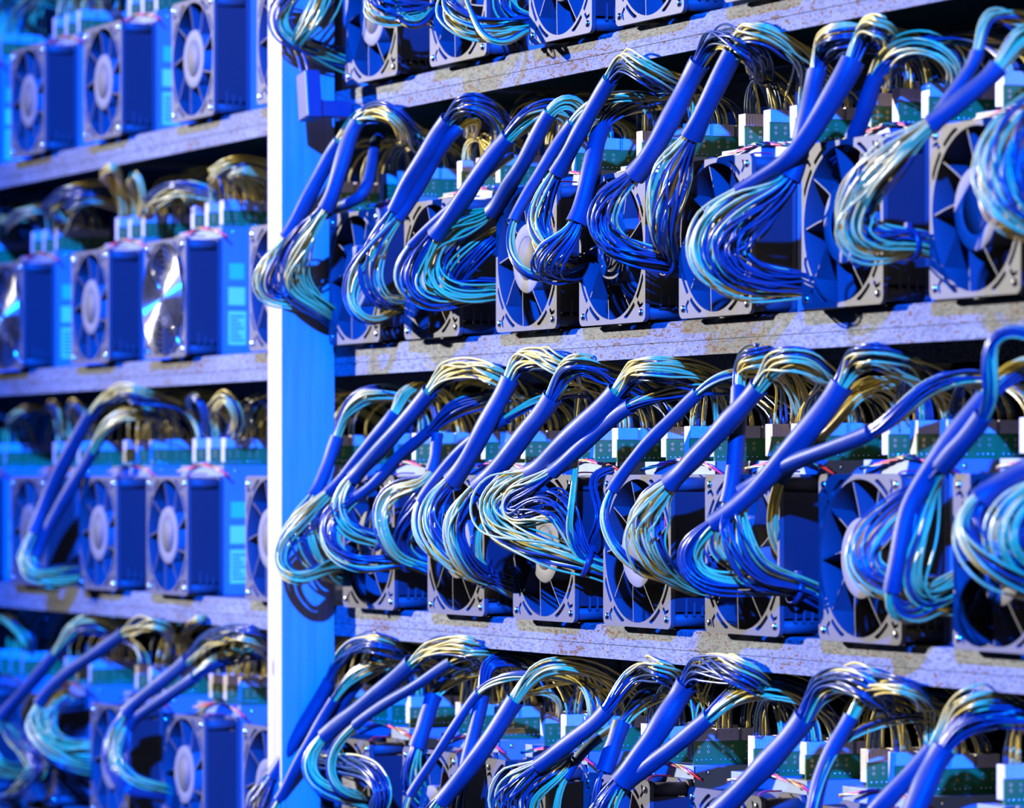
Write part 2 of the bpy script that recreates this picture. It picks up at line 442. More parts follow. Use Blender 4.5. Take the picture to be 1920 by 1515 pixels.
def catmull(pts, step=0.005):
    P = np.asarray(pts, float)                       # columns: x y z r
    P = np.vstack([2 * P[0] - P[1], P, 2 * P[-1] - P[-2]])
    out, idx = [], []
    for i in range(1, len(P) - 2):
        p0, p1, p2, p3 = P[i - 1], P[i], P[i + 1], P[i + 2]
        # centripetal parametrisation keeps loops from overshooting
        d = [max(1e-4, np.linalg.norm((b - a)[:3])) ** 0.5 for a, b in ((p0, p1), (p1, p2), (p2, p3))]
        t0, t1 = 0.0, d[0]; t2 = t1 + d[1]; t3 = t2 + d[2]
        n = max(2, int(np.linalg.norm((p2 - p1)[:3]) / step))
        idx.append(len(out))
        for k in range(n):
            t = t1 + (t2 - t1) * k / n
            A1 = (t1 - t) / (t1 - t0) * p0 + (t - t0) / (t1 - t0) * p1
            A2 = (t2 - t) / (t2 - t1) * p1 + (t - t1) / (t2 - t1) * p2
            A3 = (t3 - t) / (t3 - t2) * p2 + (t - t2) / (t3 - t2) * p3
            B1 = (t2 - t) / (t2 - t0) * A1 + (t - t0) / (t2 - t0) * A2
            B2 = (t3 - t) / (t3 - t1) * A2 + (t - t1) / (t3 - t1) * A3
            out.append((t2 - t) / (t2 - t1) * B1 + (t - t1) / (t2 - t1) * B2)
    idx.append(len(out)); out.append(P[-2])
    return np.array(out), idx

def make_machine(guard=False, sticker=False):
    root = empty('mining_machine', (0, 0, 0))
    cs = link_mesh('casing', CASING, root)
    if sticker:
        b = MB(); b.box(0.0612, 0.0616, 0.045, 0.064, 0.012, 0.046, M['sticker'])
        for k in range(7): b.box(0.0616, 0.0617, 0.047, 0.062 - 0.003 * (k % 3), 0.016 + k * 0.004, 0.0175 + k * 0.004, M['print'])
        b.build('rating_sticker', cs)
        MB().box(0.0612, 0.0616, 0.046, 0.062, 0.078, 0.094, M['teal_sticker']).build('green_sticker', cs)
        MB().box(0.0612, 0.0616, 0.045, 0.063, 0.052, 0.070, M['sticker']).build('rating_sticker', cs)
    fr = link_mesh('fan_frame', FRAME, root)
    for sx in (-1, 1):
        for sz in (-1, 1): link_mesh('screw', SCREW, fr, (sx * 0.0525, 0, 0.06 + sz * 0.0525))
    hb = link_mesh('fan_hub', HUB, root, (0, 0, 0.06))
    for k in range(9): link_mesh('vane', VANE, hb, (0, 0, 0), (0, -math.radians(40 * k + 12), 0))
    for k in range(7): link_mesh('blade', BLADE, hb, (0, 0, 0), (0, -math.radians(360 / 7 * k + 5), 0))
    if guard:
        g = MB()
        for r in np.linspace(0.008, 0.056, 10):
            rows = []
            for k in range(44):
                a = 2 * math.pi * k / 44; cx, cz = r * math.cos(a), r * math.sin(a)
                rows.append([((r + 0.0009 * math.cos(t)) * math.cos(a), -0.0035 + 0.0009 * math.sin(t), (r + 0.0009 * math.cos(t)) * math.sin(a)) for t in np.arange(6) * math.pi / 3])
            g.grid(rows + [rows[0]], M['chrome'], closed=True)
        for a in (45, 135, 225, 315):
            c_, s_ = math.cos(math.radians(a)), math.sin(math.radians(a))
            g.cyl((0.006 * c_, -0.0022, 0.006 * s_), (0.0745 * c_, -0.0022, 0.0745 * s_), 0.0011, M['chrome'], 8)
        g.build('finger_guard', root, (0, 0, 0.06))
    for bx in (-0.0400, 0.0010, 0.0430):
        bd = link_mesh('circuit_board', BOARD, root, (bx, 0.046, 0.1200))
        for y0 in SOCK_Y: link_mesh('socket', SOCKET, bd, (0, y0, 0))
    # red fan wire and twisted lead along the top of the casing
    pts = catmull([(0.036, 0.030, 0.122, 0), (0.037, 0.012, 0.121, 0), (0.0372, 0.0045, 0.112, 0), (0.0380, 0.0060, 0.096, 0), (0.0350, 0.0080, 0.080, 0), (0.026, 0.014, 0.070, 0)], 0.004)[0]
    tube(pts[:, :3], 0.0007, M['wire_red'], 'fan_wire', 5, root)
    base = catmull([(-0.052, 0.030, 0.124, 0), (-0.03, 0.034, 0.1275, 0), (0.0, 0.036, 0.1320, 0), (0.03, 0.036, 0.1300, 0), (0.058, 0.034, 0.127, 0), (0.075, 0.040, 0.120, 0)], 0.003)[0][:, :3]
    for k, mm in enumerate(('wire_red', 'wire_yellow', 'wire_black', 'wire_red')):
        ph = k * math.pi / 2 + np.arange(len(base)) * 0.42
        off = np.stack([np.zeros(len(base)), 0.0009 * np.cos(ph), 0.0009 * np.sin(ph)], 1)
        tube(base + off, 0.0006, M[mm], 'fan_lead', 5, root)
    return root

PLAIN = None; STICK = None; GUARD = None
FANS = {1: [648, 806, 992, 1154, 1357], 2: [617, 758, 930, 1086, 1273, 1503, 1743, 1992], 3: [643, 802, 962, 1131, 1322, 1535, 1787], 4: [655, 755, 910, 1094, 1290, 1496, 1745]}
FANS[4] = [600, 755, 910, 1094, 1290, 1496, 1745]
LFANS = {1: [-118, 20, 157, 322, 482], 2: [-160, -20, 134, 272, 468], 3: [-110, 20, 148, 275, 460], 4: [-80, 40, 170, 305, 455]}
ORD = ['first', 'second', 'third', 'fourth', 'fifth', 'sixth', 'seventh', 'eighth', 'ninth', 'tenth', 'eleventh', 'twelfth', 'thirteenth', 'fourteenth', 'fifteenth',
       'sixteenth', 'seventeenth', 'eighteenth', 'nineteenth', 'twentieth', 'twenty-first', 'twenty-second', 'twenty-third', 'twenty-fourth', 'twenty-fifth', 'twenty-sixth']
PINS = []          # [row, position, used]
MACH = []
def place(proto, first, row, px, label, group):
    o = proto if first else copy_tree(proto)
    o.location = (X_at(px, 0.0) + 0.060, 0, ZB[row])
    tag(o, label, 'mining machine', group)
    for bx in (-0.0400, 0.0010, 0.0430):
        for y0 in SOCK_Y:
            for k in range(3):
                for dx in (-0.0059, -0.0019):
                    PINS.append([row, np.array(o.location) + np.array((bx + dx, 0.046 + y0 + 0.0043 + k * 0.0052, 0.1580)), False])
    MACH.append((row, px, o))
    return o
protos = {}
def get(kind):
    if kind not in protos:
        protos[kind] = make_machine(guard=(kind == 'guard'), sticker=(kind != 'plain')); return protos[kind], True
    return protos[kind], False
for row, L in FANS.items():
    for i, px in enumerate(L):
        p, f = get('plain')
        place(p, f, row, px, 'fan-fronted mining machine, %s to the right of the wooden post on the %s' % (ORD[i], SHELF_NAME[row]), 'mining machines right of the post')
for row, L in LFANS.items():
    for i, px in enumerate(L):
        g = (row == 2 and i in (1, 3))
        p, f = get('guard' if g else 'sticker')
        place(p, f, row, px, '%s mining machine, %s to the left of the wooden post on the %s' % ('wire-guarded' if g else 'blurred black-fan', ORD[len(L) - 1 - i], SHELF_NAME[row]), 'mining machines left of the post')

# ------------------------------------------------------------------ cables
WR = 0.00100
CAB = []      # collected specs per row for labelling
def sunflower(n):
    out = []
    for i in range(n):
        r = math.sqrt((i + 0.5) / n); a = i * 2.39996
        out.append((r, a))
    return out
def strands(S, idx, n, seed, yellow, root, wr=WR, snap_row=None, snap_start=True, sl=None):
    """lay n wires along the sampled centre line S (x y z r)"""
    rr = random.Random(seed)
    P = S[:, :3]; rad = S[:, 3]
    T = np.gradient(P, axis=0); T /= np.linalg.norm(T, axis=1)[:, None] + 1e-12
    N = np.zeros_like(P); v = np.cross(T[0], [0, 1, 0.1]); v /= np.linalg.norm(v); N[0] = v
    for k in range(1, len(P)):
        v = N[k - 1] - T[k] * (N[k - 1] @ T[k]); N[k] = v / (np.linalg.norm(v) + 1e-12)
    B = np.cross(T, N)
    seg = np.r_[0, np.cumsum(np.linalg.norm(np.diff(P, axis=0), axis=1))]
    tight = 0.92 * wr * math.sqrt(n) * 1.05
    pins = []
    if snap_row is not None and snap_start:
        c = P[0]
        cand = sorted((p for p in PINS if p[0] == snap_row and not p[2]), key=lambda p: (p[1][0] - c[0]) ** 2 + 0.6 * (p[1][1] - c[1]) ** 2)[:n]
        cand = [p for p in cand if np.linalg.norm(p[1] - c) < 0.11]
        cand.sort(key=lambda p: (p[1][0], p[1][1])); pins = cand
    cdir = rr.uniform(0, 2 * math.pi)
    sq = np.zeros(len(P))
    if sl:
        k_ = np.arange(len(P)); sq = np.clip(1 - np.maximum(sl[0] - k_, k_ - sl[1]) / 6.0, 0, 1)
    tw = rr.uniform(-6, 6)
    fl = sunflower(n)
    for i, (r0, a0) in enumerate(fl):
        ph = rr.uniform(0, 6.28); fq = rr.uniform(18, 40); amp = rr.uniform(0.05, 0.42)
        ang = a0 + tw * seg + 0.55 * np.sin(seg * fq + ph)
        loose = np.clip((rad - tight) / 0.004, 0, 1) * (1 - sq)
        rf = r0 * (1 + loose * amp * np.sin(seg * fq * 0.8 + ph * 2))
        R_ = np.maximum(rad, tight * 0.9) - wr * 0.6
        R_ = R_ * (1 - 0.24 * sq)
        Q = P + (R_ * rf)[:, None] * (np.cos(ang)[:, None] * N + np.sin(ang)[:, None] * B)
        if i < len(pins):
            pn = pins[i]; pn[2] = True
            L0 = 0.055 + 0.02 * rr.random(); w = np.clip(1 - seg / L0, 0, 1); w = w * w * (3 - 2 * w)
            tgt = pn[1][None, :] + np.stack([np.zeros(len(seg)), np.zeros(len(seg)), seg], 1)
            Q = Q * (1 - w[:, None]) + tgt * w[:, None]
        s = math.cos(a0 - cdir) * r0 + rr.uniform(-0.35, 0.35)
        ye = s > 1 - 2 * yellow
        m = M['wire_yellow'] if ye else M['wire_black']
        tube(Q, wr, m, 'yellow_wire' if ye else 'black_wire', 6, root)

def cable(row, spec, n=14, yellow=0.5, sleeve=None, tie=None, snap=True, side='R', flat=1.0):
    """spec: list of (px, py, Y mm[, r mm]); sleeve: (i, j) control indices"""
    pts = []; r = 6.0; n = int(round(n * 1.3)); send = sleeve[1] if sleeve else -1
    if side == 'L' and row in (2, 3) and not sleeve: spec = [(q[0], q[1], q[2] - 28) + tuple(q[3:]) for q in spec]
    if spec[-1][2] < 20 and not (row == 2 and spec[-1][1] < 320): spec = list(spec) + [(spec[-1][0] + 45, spec[-1][1] + 8, 38)]
    for qi, q in enumerate(spec):
        if len(q) > 3: r = q[3]
        p = at(q[0], q[1], q[2] / 1000.0)
        zs = ZB[row - 1] - 0.0275
        if row > 1 and p.z + r / 1000 > zs - 0.001 and q[2] < 60: p = at(q[0], q[1], min(q[2] / 1000.0, SH_Y - 0.0035 - r / 1000.0))
        pts.append((p.x, p.y, p.z, r / 1000.0 * (1.0 if (sleeve and sleeve[0] <= qi <= sleeve[1]) or r < 5.1 else 1.18)))
    S, idx = catmull(pts)
    for _ in range(2):
        K = S.copy(); K[2:-2] = (S[:-4] + S[1:-3] + S[2:-2] + S[3:-1] + S[4:]) / 5; S = K
    k = sleeve[0] if sleeve else len(pts) // 2
    mid = Vector(pts[k][:3])
    root = empty('power_cable', mid)
    S = S.copy(); S[:, :3] -= np.array(mid)
    for p in PINS: p[1] = p[1] - np.array(mid)
    strands(S, idx, n, (row * 7919 + int(spec[0][0]) * 31 + int(spec[1][1]) * 17) & 0xffff, yellow, root, snap_row=row if snap else None, sl=(idx[sleeve[0]], idx[sleeve[1]]) if sleeve else None)
    for p in PINS: p[1] = p[1] + np.array(mid)
    if sleeve:
        a, b = idx[sleeve[0]], idx[sleeve[1]]
        seg = S[a:b + 1]; m = len(seg); rr = random.Random(spec[0][0])
        base = np.maximum(seg[:, 3], 1.02 * WR * math.sqrt(n) * 1.0) + 0.0006
        wob = 1 + 0.04 * np.sin(np.linspace(0, 1, m) * rr.uniform(8, 16) + rr.uniform(0, 6))
        o = sleeve_mesh(seg[:, :3], base * wob, root, rr)
    if tie is not None:
        c = idx[tie]; T = S[min(c + 1, len(S) - 1), :3] - S[c - 1, :3]; T /= np.linalg.norm(T)
        rad = max(S[c, 3], 1.02 * WR * math.sqrt(n)) + 0.0016
        cc = Vector(S[c, :3]); tt = Vector(T)
        b_ = MB(); rows = []
        q = tt.to_track_quat('Z', 'Y')
        for (dr, dz) in ((0, -0.0022), (0.0009, -0.0022), (0.0009, 0.0022), (0, 0.0022), (0, -0.0022)):
            rows.append([cc + q @ Vector(((rad + dr) * math.cos(t), (rad + dr) * math.sin(t), dz)) for t in np.arange(20) * 2 * math.pi / 20])
        b_.grid(rows, M['tie'], closed=True)
        hd = cc + q @ Vector((0, rad + 0.002, 0))
        b_.box(hd.x - 0.0025, hd.x + 0.0025, hd.y - 0.002, hd.y + 0.002, hd.z - 0.0025, hd.z + 0.0025, M['tie'], bevel=0.0004)
        b_.build('cable_tie', root)
    CAB.append(dict(row=row, side=side, px=spec[k][0], py=spec[k][1], sleeve=bool(sleeve), r=max(spec[k][3] if len(spec[k]) > 3 else r, 0), yellow=yellow, root=root, tie=tie is not None))
    return root

def sleeve_mesh(P, rad, root, rr):
    n = len(P); sides = 14
    T = np.gradient(P, axis=0); T /= np.linalg.norm(T, axis=1)[:, None]
    N = np.zeros_like(P); v = np.cross(T[0], [0, 1, 0.1]); v /= np.linalg.norm(v); N[0] = v
    for k in range(1, n):
        v = N[k - 1] - T[k] * (N[k - 1] @ T[k]); N[k] = v / np.linalg.norm(v)
    B = np.cross(T, N); rings = []
    fl = rr.uniform(0.80, 0.92); fa = rr.uniform(0, math.pi)
    for k in range(n):
        ring = []
        for j in range(sides):
            a = 2 * math.pi * j / sides
            lump = 1 + 0.035 * math.sin(3 * a + k * 0.25) + 0.025 * math.sin(5 * a - k * 0.4)
            e = math.hypot(math.cos(a - fa), fl * math.sin(a - fa))
            ring.append(tuple(P[k] + rad[k] * lump * e * 1.04 * (math.cos(a) * N[k] + math.sin(a) * B[k])))
        rings.append(ring)
    inner = [[tuple(P[k] + (np.array(p) - P[k]) * 0.90) for p in rings[k]] for k in (0, min(2, n - 1))]
    inner2 = [[tuple(P[k] + (np.array(p) - P[k]) * 0.90) for p in rings[k]] for k in (max(0, n - 3), n - 1)]
    def nudge(ring, ref, t): return [tuple(np.array(p) + (np.array(q_) - np.array(p)) * t) for p, q_ in zip(ring, ref)]
    a0 = nudge(rings[0], rings[1], 0.06); a1 = nudge(rings[-1], rings[-2], 0.06)
    b = MB(); b.grid([inner[1], nudge(inner[0], inner[1], 0.03), inner[0], nudge(rings[0], inner[0], .1), rings[0], a0] + rings[1:-1] + [a1, rings[-1], nudge(rings[-1], inner2[1], .1), inner2[1], inner2[0]], M['sleeve'], closed=True)
    return b.build('sleeve', root)

C = cable
# ---- second shelf, left to right
C(2, [(745,325,45,8),(770,270,35),(740,215,20),(695,204,5,7),(668,228,-5,7),(640,310,-20),(612,392,-32,7),(580,430,-40,9),(545,500,-45,12),(548,545,-38,9),(598,575,-15,7),(650,620,30)], 16, .5, (4,6))
C(2, [(800,330,60,8),(805,285,50),(760,230,30),(695,215,10,7),(640,262,0,7),(590,350,-20),(540,445,-42,7.5),(512,490,-50,12),(492,530,-56,12),(505,560,-48,8),(560,564,-27,6),(600,585,-5),(650,620,30)], 18, .45, (4,6))
C(2, [(742,325,55,5),(737,275,45),(712,252,35,4.5),(695,320,10),(680,368,-5),(640,385,-15),(606,397,-25,4.5),(580,440,-35,7),(562,520,-35,7),(600,565,-12,6),(650,600,30)], 8, .7, (2,6))
C(2, [(885,300,50,8),(940,265,42),(935,215,28),(885,188,10,8),(842,222,0,7),(800,290,-12),(762,350,-20),(740,398,-28,6.5),(712,445,-35,9),(690,500,-42,9),(690,535,-42,8),(715,565,-30,7),(752,568,5,6),(800,590,35)], 16, .55, (4,7))
C(2, [(862,300,60,6),(885,250,45),(880,225,20),(858,238,5,5),(815,300,-5),(775,370,-15),(746,410,-25,5),(700,460,-42,8),(660,510,-52,8),(650,560,-55,6),(672,598,-50,5),(705,603,-30),(750,580,5),(800,590,40)], 10, .6, (3,6))
C(2, [(1035,300,50,8),(1062,240,42),(1050,200,28),(1000,213,12,9),(954,256,0,8),(900,325,-15),(860,385,-25),(818,440,-35,8),(785,490,-45,12),(773,530,-48,12),(800,560,-40,9),(850,560,-15,8),(900,548,5,7),(945,560,35)], 20, .4, (4,7))
C(2, [(960,290,22,4),(930,312,5),(900,338,-10,4),(845,390,-25),(772,458,-42,4),(748,495,-50,5),(741,520,-50),(752,550,-45),(800,568,-22),(870,570,15)], 8, .55, (2,4), snap=False)
C(2, [(1080,310,50,7),(1102,250,42),(1085,195,28),(1055,182,12,7),(1030,212,5,6.5),(985,300,-3),(945,360,-5),(924,398,-6,6.5),(880,422,-14,10),(840,455,-22,10),(815,495,-30,10),(825,540,-30,9),(870,552,-12,7),(940,545,25)], 16, .6, (4,7))
C(2, [(950,430,25,6),(925,445,8,8),(885,480,-8,10),(850,515,-14,10),(845,545,-14,8),(885,535,-4,7),(940,540,25)], 16, .12, snap=False)
C(2, [(1290,225,62,8),(1278,180,50),(1215,135,25,9),(1168,115,5,8),(1145,148,0,7),(1105,215,-10),(1070,280,-18),(1046,322,-22,7),(1018,370,-30,10),(1003,410,-35,10),(1010,450,-38,9),(1045,480,-25,8),(1080,495,5,7),(1120,505,30)], 18, .5, (4,7))
C(2, [(1310,250,70,5),(1292,205,52),(1230,186,30,5),(1165,180,12),(1110,195,0),(1073,228,-5,4.5),(1030,295,-18),(991,360,-30),(960,415,-42,4.5),(954,455,-48,5),(968,495,-50,5),(1000,520,-42),(1040,515,-20),(1090,500,12)], 9, .4, (5,8))
C(2, [(1240,215,60,8),(1210,195,50),(1175,197,35,8),(1142,213,15,7),(1127,236,5,6.5),(1112,300,-8),(1095,370,-18),(1083,420,-25,6.5),(1060,455,-35,10),(1022,485,-46,12),(1018,505,-44,12),(1060,512,-20,9),(1105,500,15,7)], 18, .25, (4,7))
C(2, [(1395,215,55,8),(1422,150,46),(1400,90,25,9),(1345,72,8,8),(1312,116,0,7.5),(1270,200,-12),(1225,280,-25),(1190,330,-33,7.5),(1150,365,-42,11),(1127,410,-48,11),(1140,455,-45,10),(1190,480,-30,9),(1255,492,-3,7),(1310,512,30)], 20, .4, (4,7), tie=12)
C(2, [(1497,200,45,9),(1507,150,38,9),(1480,90,25,9),(1430,62,12,9),(1390,70,2,8),(1374,98,-2,7.5),(1345,160,-10),(1320,210,-16),(1298,258,-20,7.5),(1265,310,-26,12),(1247,370,-29,13),(1240,430,-28,10),(1256,475,-9,8),(1264,492,2,7),(1310,518,35)], 20, .5, (5,8))
C(2, [(1690,170,60,8),(1692,120,50),(1640,82,35,9),(1582,66,20,9),(1545,92,10,8),(1530,138,5,7),(1515,210,-8),(1500,280,-15),(1486,340,-22,7),(1440,375,-35,13),(1385,415,-48,17),(1352,460,-55,18),(1370,505,-50,16),(1425,525,-28,12),(1485,528,0,9),(1540,535,35)], 26, .4, (5,8))
C(2, [(1665,165,50,8),(1672,110,45),(1650,52,25,8),(1618,60,12,8),(1600,116,3,8),(1560,185,-8),(1520,250,-18,7),(1480,300,-28,5.5),(1430,328,-38,4.5),(1385,360,-48,4.5),(1340,400,-58,9),(1312,450,-66,9),(1318,500,-66,8),(1360,530,-50,7),(1420,535,-25),(1495,530,5)], 12, .45, (4,9))
C(2, [(1760,160,55,8),(1757,112,46),(1720,88,35,8),(1680,105,25,7),(1640,140,15,6),(1626,200,12),(1600,262,10),(1570,300,14)], 14, .45, (4,6))
C(2, [(1785,160,55,8),(1792,115,46),(1765,88,36,8),(1719,82,25),(1675,102,22),(1650,150,30)], 14, .4)
C(2, [(1960,180,55,7),(1968,110,45),(1930,58,25,8),(1893,88,8,7),(1876,128,0,6),(1830,165,-12),(1790,200,-22),(1746,232,-32,6),(1690,285,-42,11),(1640,330,-48,12),(1600,380,-52,12),(1588,430,-52,12),(1610,465,-46,11),(1660,465,-25,9),(1706,455,-5,7.5),(1770,472,30)], 20, .55, (4,7), tie=14)
C(2, [(1960,150,65,5),(1930,70,45),(1888,32,30,5),(1858,18,15),(1838,45,5),(1840,97,0,4.5),(1805,150,-10),(1770,200,-20),(1735,250,-30,4.5),(1690,300,-38,6),(1640,355,-42),(1610,410,-42),(1650,440,-25),(1720,448,0),(1770,460,30)], 9, .6, (5,8))
C(2, [(2010,150,20,8),(1960,180,-15,8),(1905,225,-45,11),(1866,300,-62,13),(1868,370,-66,13),(1900,412,-60,11),(1960,430,-30,9),(2020,430,10)], 20, .55, snap=False)
C(2, [(2010,190,0,8),(1950,240,-35,9),(1915,300,-48,10),(1915,350,-50,10),(1950,385,-35,9),(2010,400,0)], 14, .5, snap=False)
# ---- third shelf
C(3, [(790,800,60,8),(772,760,45),(742,745,30),(695,732,15,7),(653,762,5,6.5),(633,818,0,5.5),(612,880,-12),(590,932,-25,5.5),(568,970,-36,11),(570,1020,-40,11),(598,1058,-22,9),(650,1090,15,7)], 15, .45, (5,7))
C(3, [(800,790,55,7),(792,722,45),(762,733,25,7),(742,775,8,6),(700,825,-3),(655,885,-15),(618,925,-28,6),(575,965,-42,9),(530,1018,-56,7),(524,1062,-60,6.5),(560,1086,-52,6.5),(605,1066,-22,6.5),(660,1060,20)], 15, .6, (3,6))
C(3, [(960,800,50,8),(968,745,42),(930,703,28,8),(880,690,12,8),(830,703,2,7.5),(806,735,-3,7),(760,790,-15),(710,845,-25),(664,895,-33,7),(640,930,-42,9),(633,965,-45,9),(655,998,-38,8),(708,1010,-12,7),(765,1030,20)], 18, .5, (5,8), tie=12)
C(3, [(1000,790,60,7),(972,755,45),(910,750,30,7),(850,766,12,6.5),(806,808,3,5.5),(745,858,-10),(705,905,-22),(672,930,-32,5.5),(630,960,-45,9),(614,1000,-52,9),(630,1037,-50,8),(675,1058,-36,8),(735,1052,-8,7),(765,1047,0,7),(825,1075,25)], 16, .5, (4,7), tie=13)
C(3, [(900,770,45,5),(870,758,25),(832,775,12,5),(818,815,8,4.5),(818,850,3),(812,888,0,4.5),(800,905,-5,6),(765,916,-13,8),(728,930,-20,8),(713,965,-26,8),(722,1010,-26,7),(745,1045,-10,6),(800,1062,15)], 11, .75, (3,5))
C(3, [(835,885,12,6),(800,930,-2,8),(768,970,-9,9),(750,1015,-10,8),(775,1045,5,7),(820,1060,28)], 14, .1, snap=False)
C(3, [(1090,790,50,8),(1087,730,42),(1050,686,28,8),(1000,669,12,8),(970,678,2,8),(957,712,-3,7.5),(920,780,-15),(880,855,-25),(848,903,-32,7.5),(818,935,-42,10),(805,980,-48,10),(825,1025,-45,9),(870,1065,-25,8),(912,1080,-5,7),(975,1110,28)], 20, .5, (5,8), tie=13)
C(3, [(1060,800,50,5),(1052,745,30),(1005,752,12,5),(950,785,-3,4.5),(905,810,-12),(860,845,-22),(820,895,-34),(786,938,-45,4),(774,975,-50,4.5),(785,1015,-48),(830,1050,-30),(905,1082,-5),(965,1105,25)], 7, .45, (3,7))
C(3, [(1160,800,50,8),(1168,745,42),(1140,698,28,8),(1090,680,12,8),(1055,698,2,8),(1036,748,-3,7.5),(990,805,-13),(945,865,-22),(897,913,-32,7.5),(865,950,-42,9),(847,990,-46,9),(862,1035,-42,9),(890,1072,-22,8),(918,1084,-3,7),(980,1108,30)], 20, .5, (5,8))
C(3, [(935,905,10,5),(915,935,-5,5),(905,962,-12,5),(892,1010,-17,5),(897,1055,-13),(925,1082,5),(980,1100,30)], 9, .8, snap=False)
C(3, [(1320,790,50,9),(1328,745,42),(1290,703,30,9),(1230,690,15,9),(1185,703,5,9),(1158,738,-2,8.5),(1110,785,-12),(1050,840,-22),(998,890,-30,8),(955,905,-38,11),(917,940,-48,12),(925,985,-48,12),(985,1020,-35,11),(1050,1040,-18,10),(1100,1056,-4,7.5),(1160,1080,28)], 24, .42, (5,8), tie=14)
C(3, [(1350,800,60,7),(1332,750,50),(1270,733,30,7),(1215,748,12,6.5),(1180,760,3,6),(1120,810,-8),(1075,850,-18),(1037,885,-26,6),(1000,910,-36,8),(955,938,-42,8),(960,965,-40,9),(1010,948,-32,12),(1050,950,-24,13),(1070,1000,-15,9),(1098,1050,-5,6),(1160,1075,30)], 16, .2, (4,7))
C(3, [(1085,800,20,3.5),(1081,835,5),(1078,890,-14),(1070,960,-22),(1064,1000,-22),(1080,1035,-10),(1105,1055,-3),(1160,1075,30)], 5, .9, snap=False)
C(3, [(1150,880,25,4),(1110,890,5),(1115,930,2),(1128,960,4),(1125,985,0),(1100,1020,0),(1108,1045,3),(1160,1075,30)], 4, .0, snap=False)
C(3, [(1470,790,60,5),(1467,735,50),(1425,703,30,5),(1375,696,15,5),(1335,712,5),(1308,738,0,4.5),(1260,785,-10),(1205,840,-22),(1147,918,-36,4),(1130,955,-44,5),(1136,1000,-45,5),(1165,1045,-38,5),(1210,1075,-18),(1260,1082,0),(1305,1100,30)], 9, .35, (5,8))
C(3, [(1560,800,52,8),(1567,745,42),(1540,693,28,9),(1490,670,12,9),(1450,688,3,8),(1423,727,-2,7.5),(1370,785,-13),(1320,840,-22),(1257,905,-34,7.5),(1222,940,-42,13),(1200,985,-45,15),(1215,1035,-40,12),(1245,1070,-16,8),(1290,1095,15)], 24, .45, (5,8))
C(3, [(1500,800,70,8),(1502,735,60),(1470,688,45,8),(1420,668,30,8),(1390,685,15,7),(1386,730,8,6.5),(1383,800,2),(1378,870,-5),(1368,945,-13,6.5),(1350,990,-17,9),(1342,1030,-14,9),(1380,1060,-2,8),(1450,1080,35)], 16, .6, (5,8))
C(3, [(1720,800,52,8),(1718,745,42),(1690,688,30,9),(1640,663,15,9),(1600,678,5,8),(1578,725,-2,8),(1530,790,-14),(1470,860,-26,7.5),(1410,925,-40,6),(1340,982,-56,6),(1300,1015,-64,8),(1286,1050,-66,8.5),(1312,1090,-60,8.5),(1380,1100,-35,8),(1450,1098,-10,7),(1495,1105,8,7),(1545,1130,35)], 20, .4, (5,9), tie=15)
C(3, [(1830,795,60,6),(1817,740,45),(1770,710,30,6),(1720,740,12,5.5),(1680,780,3,5.5),(1632,812,-5,5.5),(1560,840,-15),(1480,870,-24,6),(1400,920,-37,6.5),(1376,960,-43,12),(1385,1010,-45,12),(1405,1060,-38,11),(1450,1086,-15,9),(1490,1095,3,7),(1545,1120,35)], 22, .4, (5,8))
C(3, [(1690,795,60,7),(1677,745,46),(1645,713,32,7),(1605,735,20,6),(1570,785,10,5.5),(1535,820,5,5.5),(1490,860,0),(1460,900,-6,5),(1448,960,-8,5),(1452,1010,0),(1485,1060,25)], 12, .95, (5,7))
C(3, [(2000,780,50,8),(1988,720,40),(1920,688,25,8),(1880,710,12,7.5),(1850,748,3,7.5),(1795,815,-10),(1745,885,-22),(1705,950,-33,6.5),(1688,1030,-42,5.5),(1672,1110,-47,5.5),(1670,1150,-44,7),(1705,1160,-30),(1750,1130,-5)], 16, .5, (4,9))
C(3, [(2000,700,30,5),(1960,640,5),(1902,616,-10,5),(1860,626,-18,5),(1849,665,-20,5),(1860,705,-18,5.5),(1847,779,-12,6),(1805,830,-18),(1765,876,-22,6),(1740,920,-20,7),(1735,970,-22,9),(1715,1040,-30,10),(1700,1090,-32,9),(1725,1125,-22,7),(1770,1110,5),(1815,1080,35)], 16, .6, (6,8), snap=False)
C(3, [(1740,910,5,6),(1700,935,-15,7),(1650,975,-34,10),(1612,1030,-46,12),(1625,1080,-46,11),(1690,1105,-22,10),(1770,1112,15,8)], 20, .5, snap=False)
C(3, [(2020,825,-5,7),(1965,858,-15,7),(1890,900,-30,7),(1834,935,-44,7),(1812,975,-53,10),(1825,1025,-56,10),(1870,1065,-48,10),(1930,1095,-25,9),(1995,1110,10)], 20, .3, (1,3), snap=False)
C(3, [(1990,900,0,7),(1915,935,-36,8),(1880,985,-44,11),(1888,1035,-44,11),(1935,1065,-20,10),(1995,1080,10)], 18, .6, snap=False)
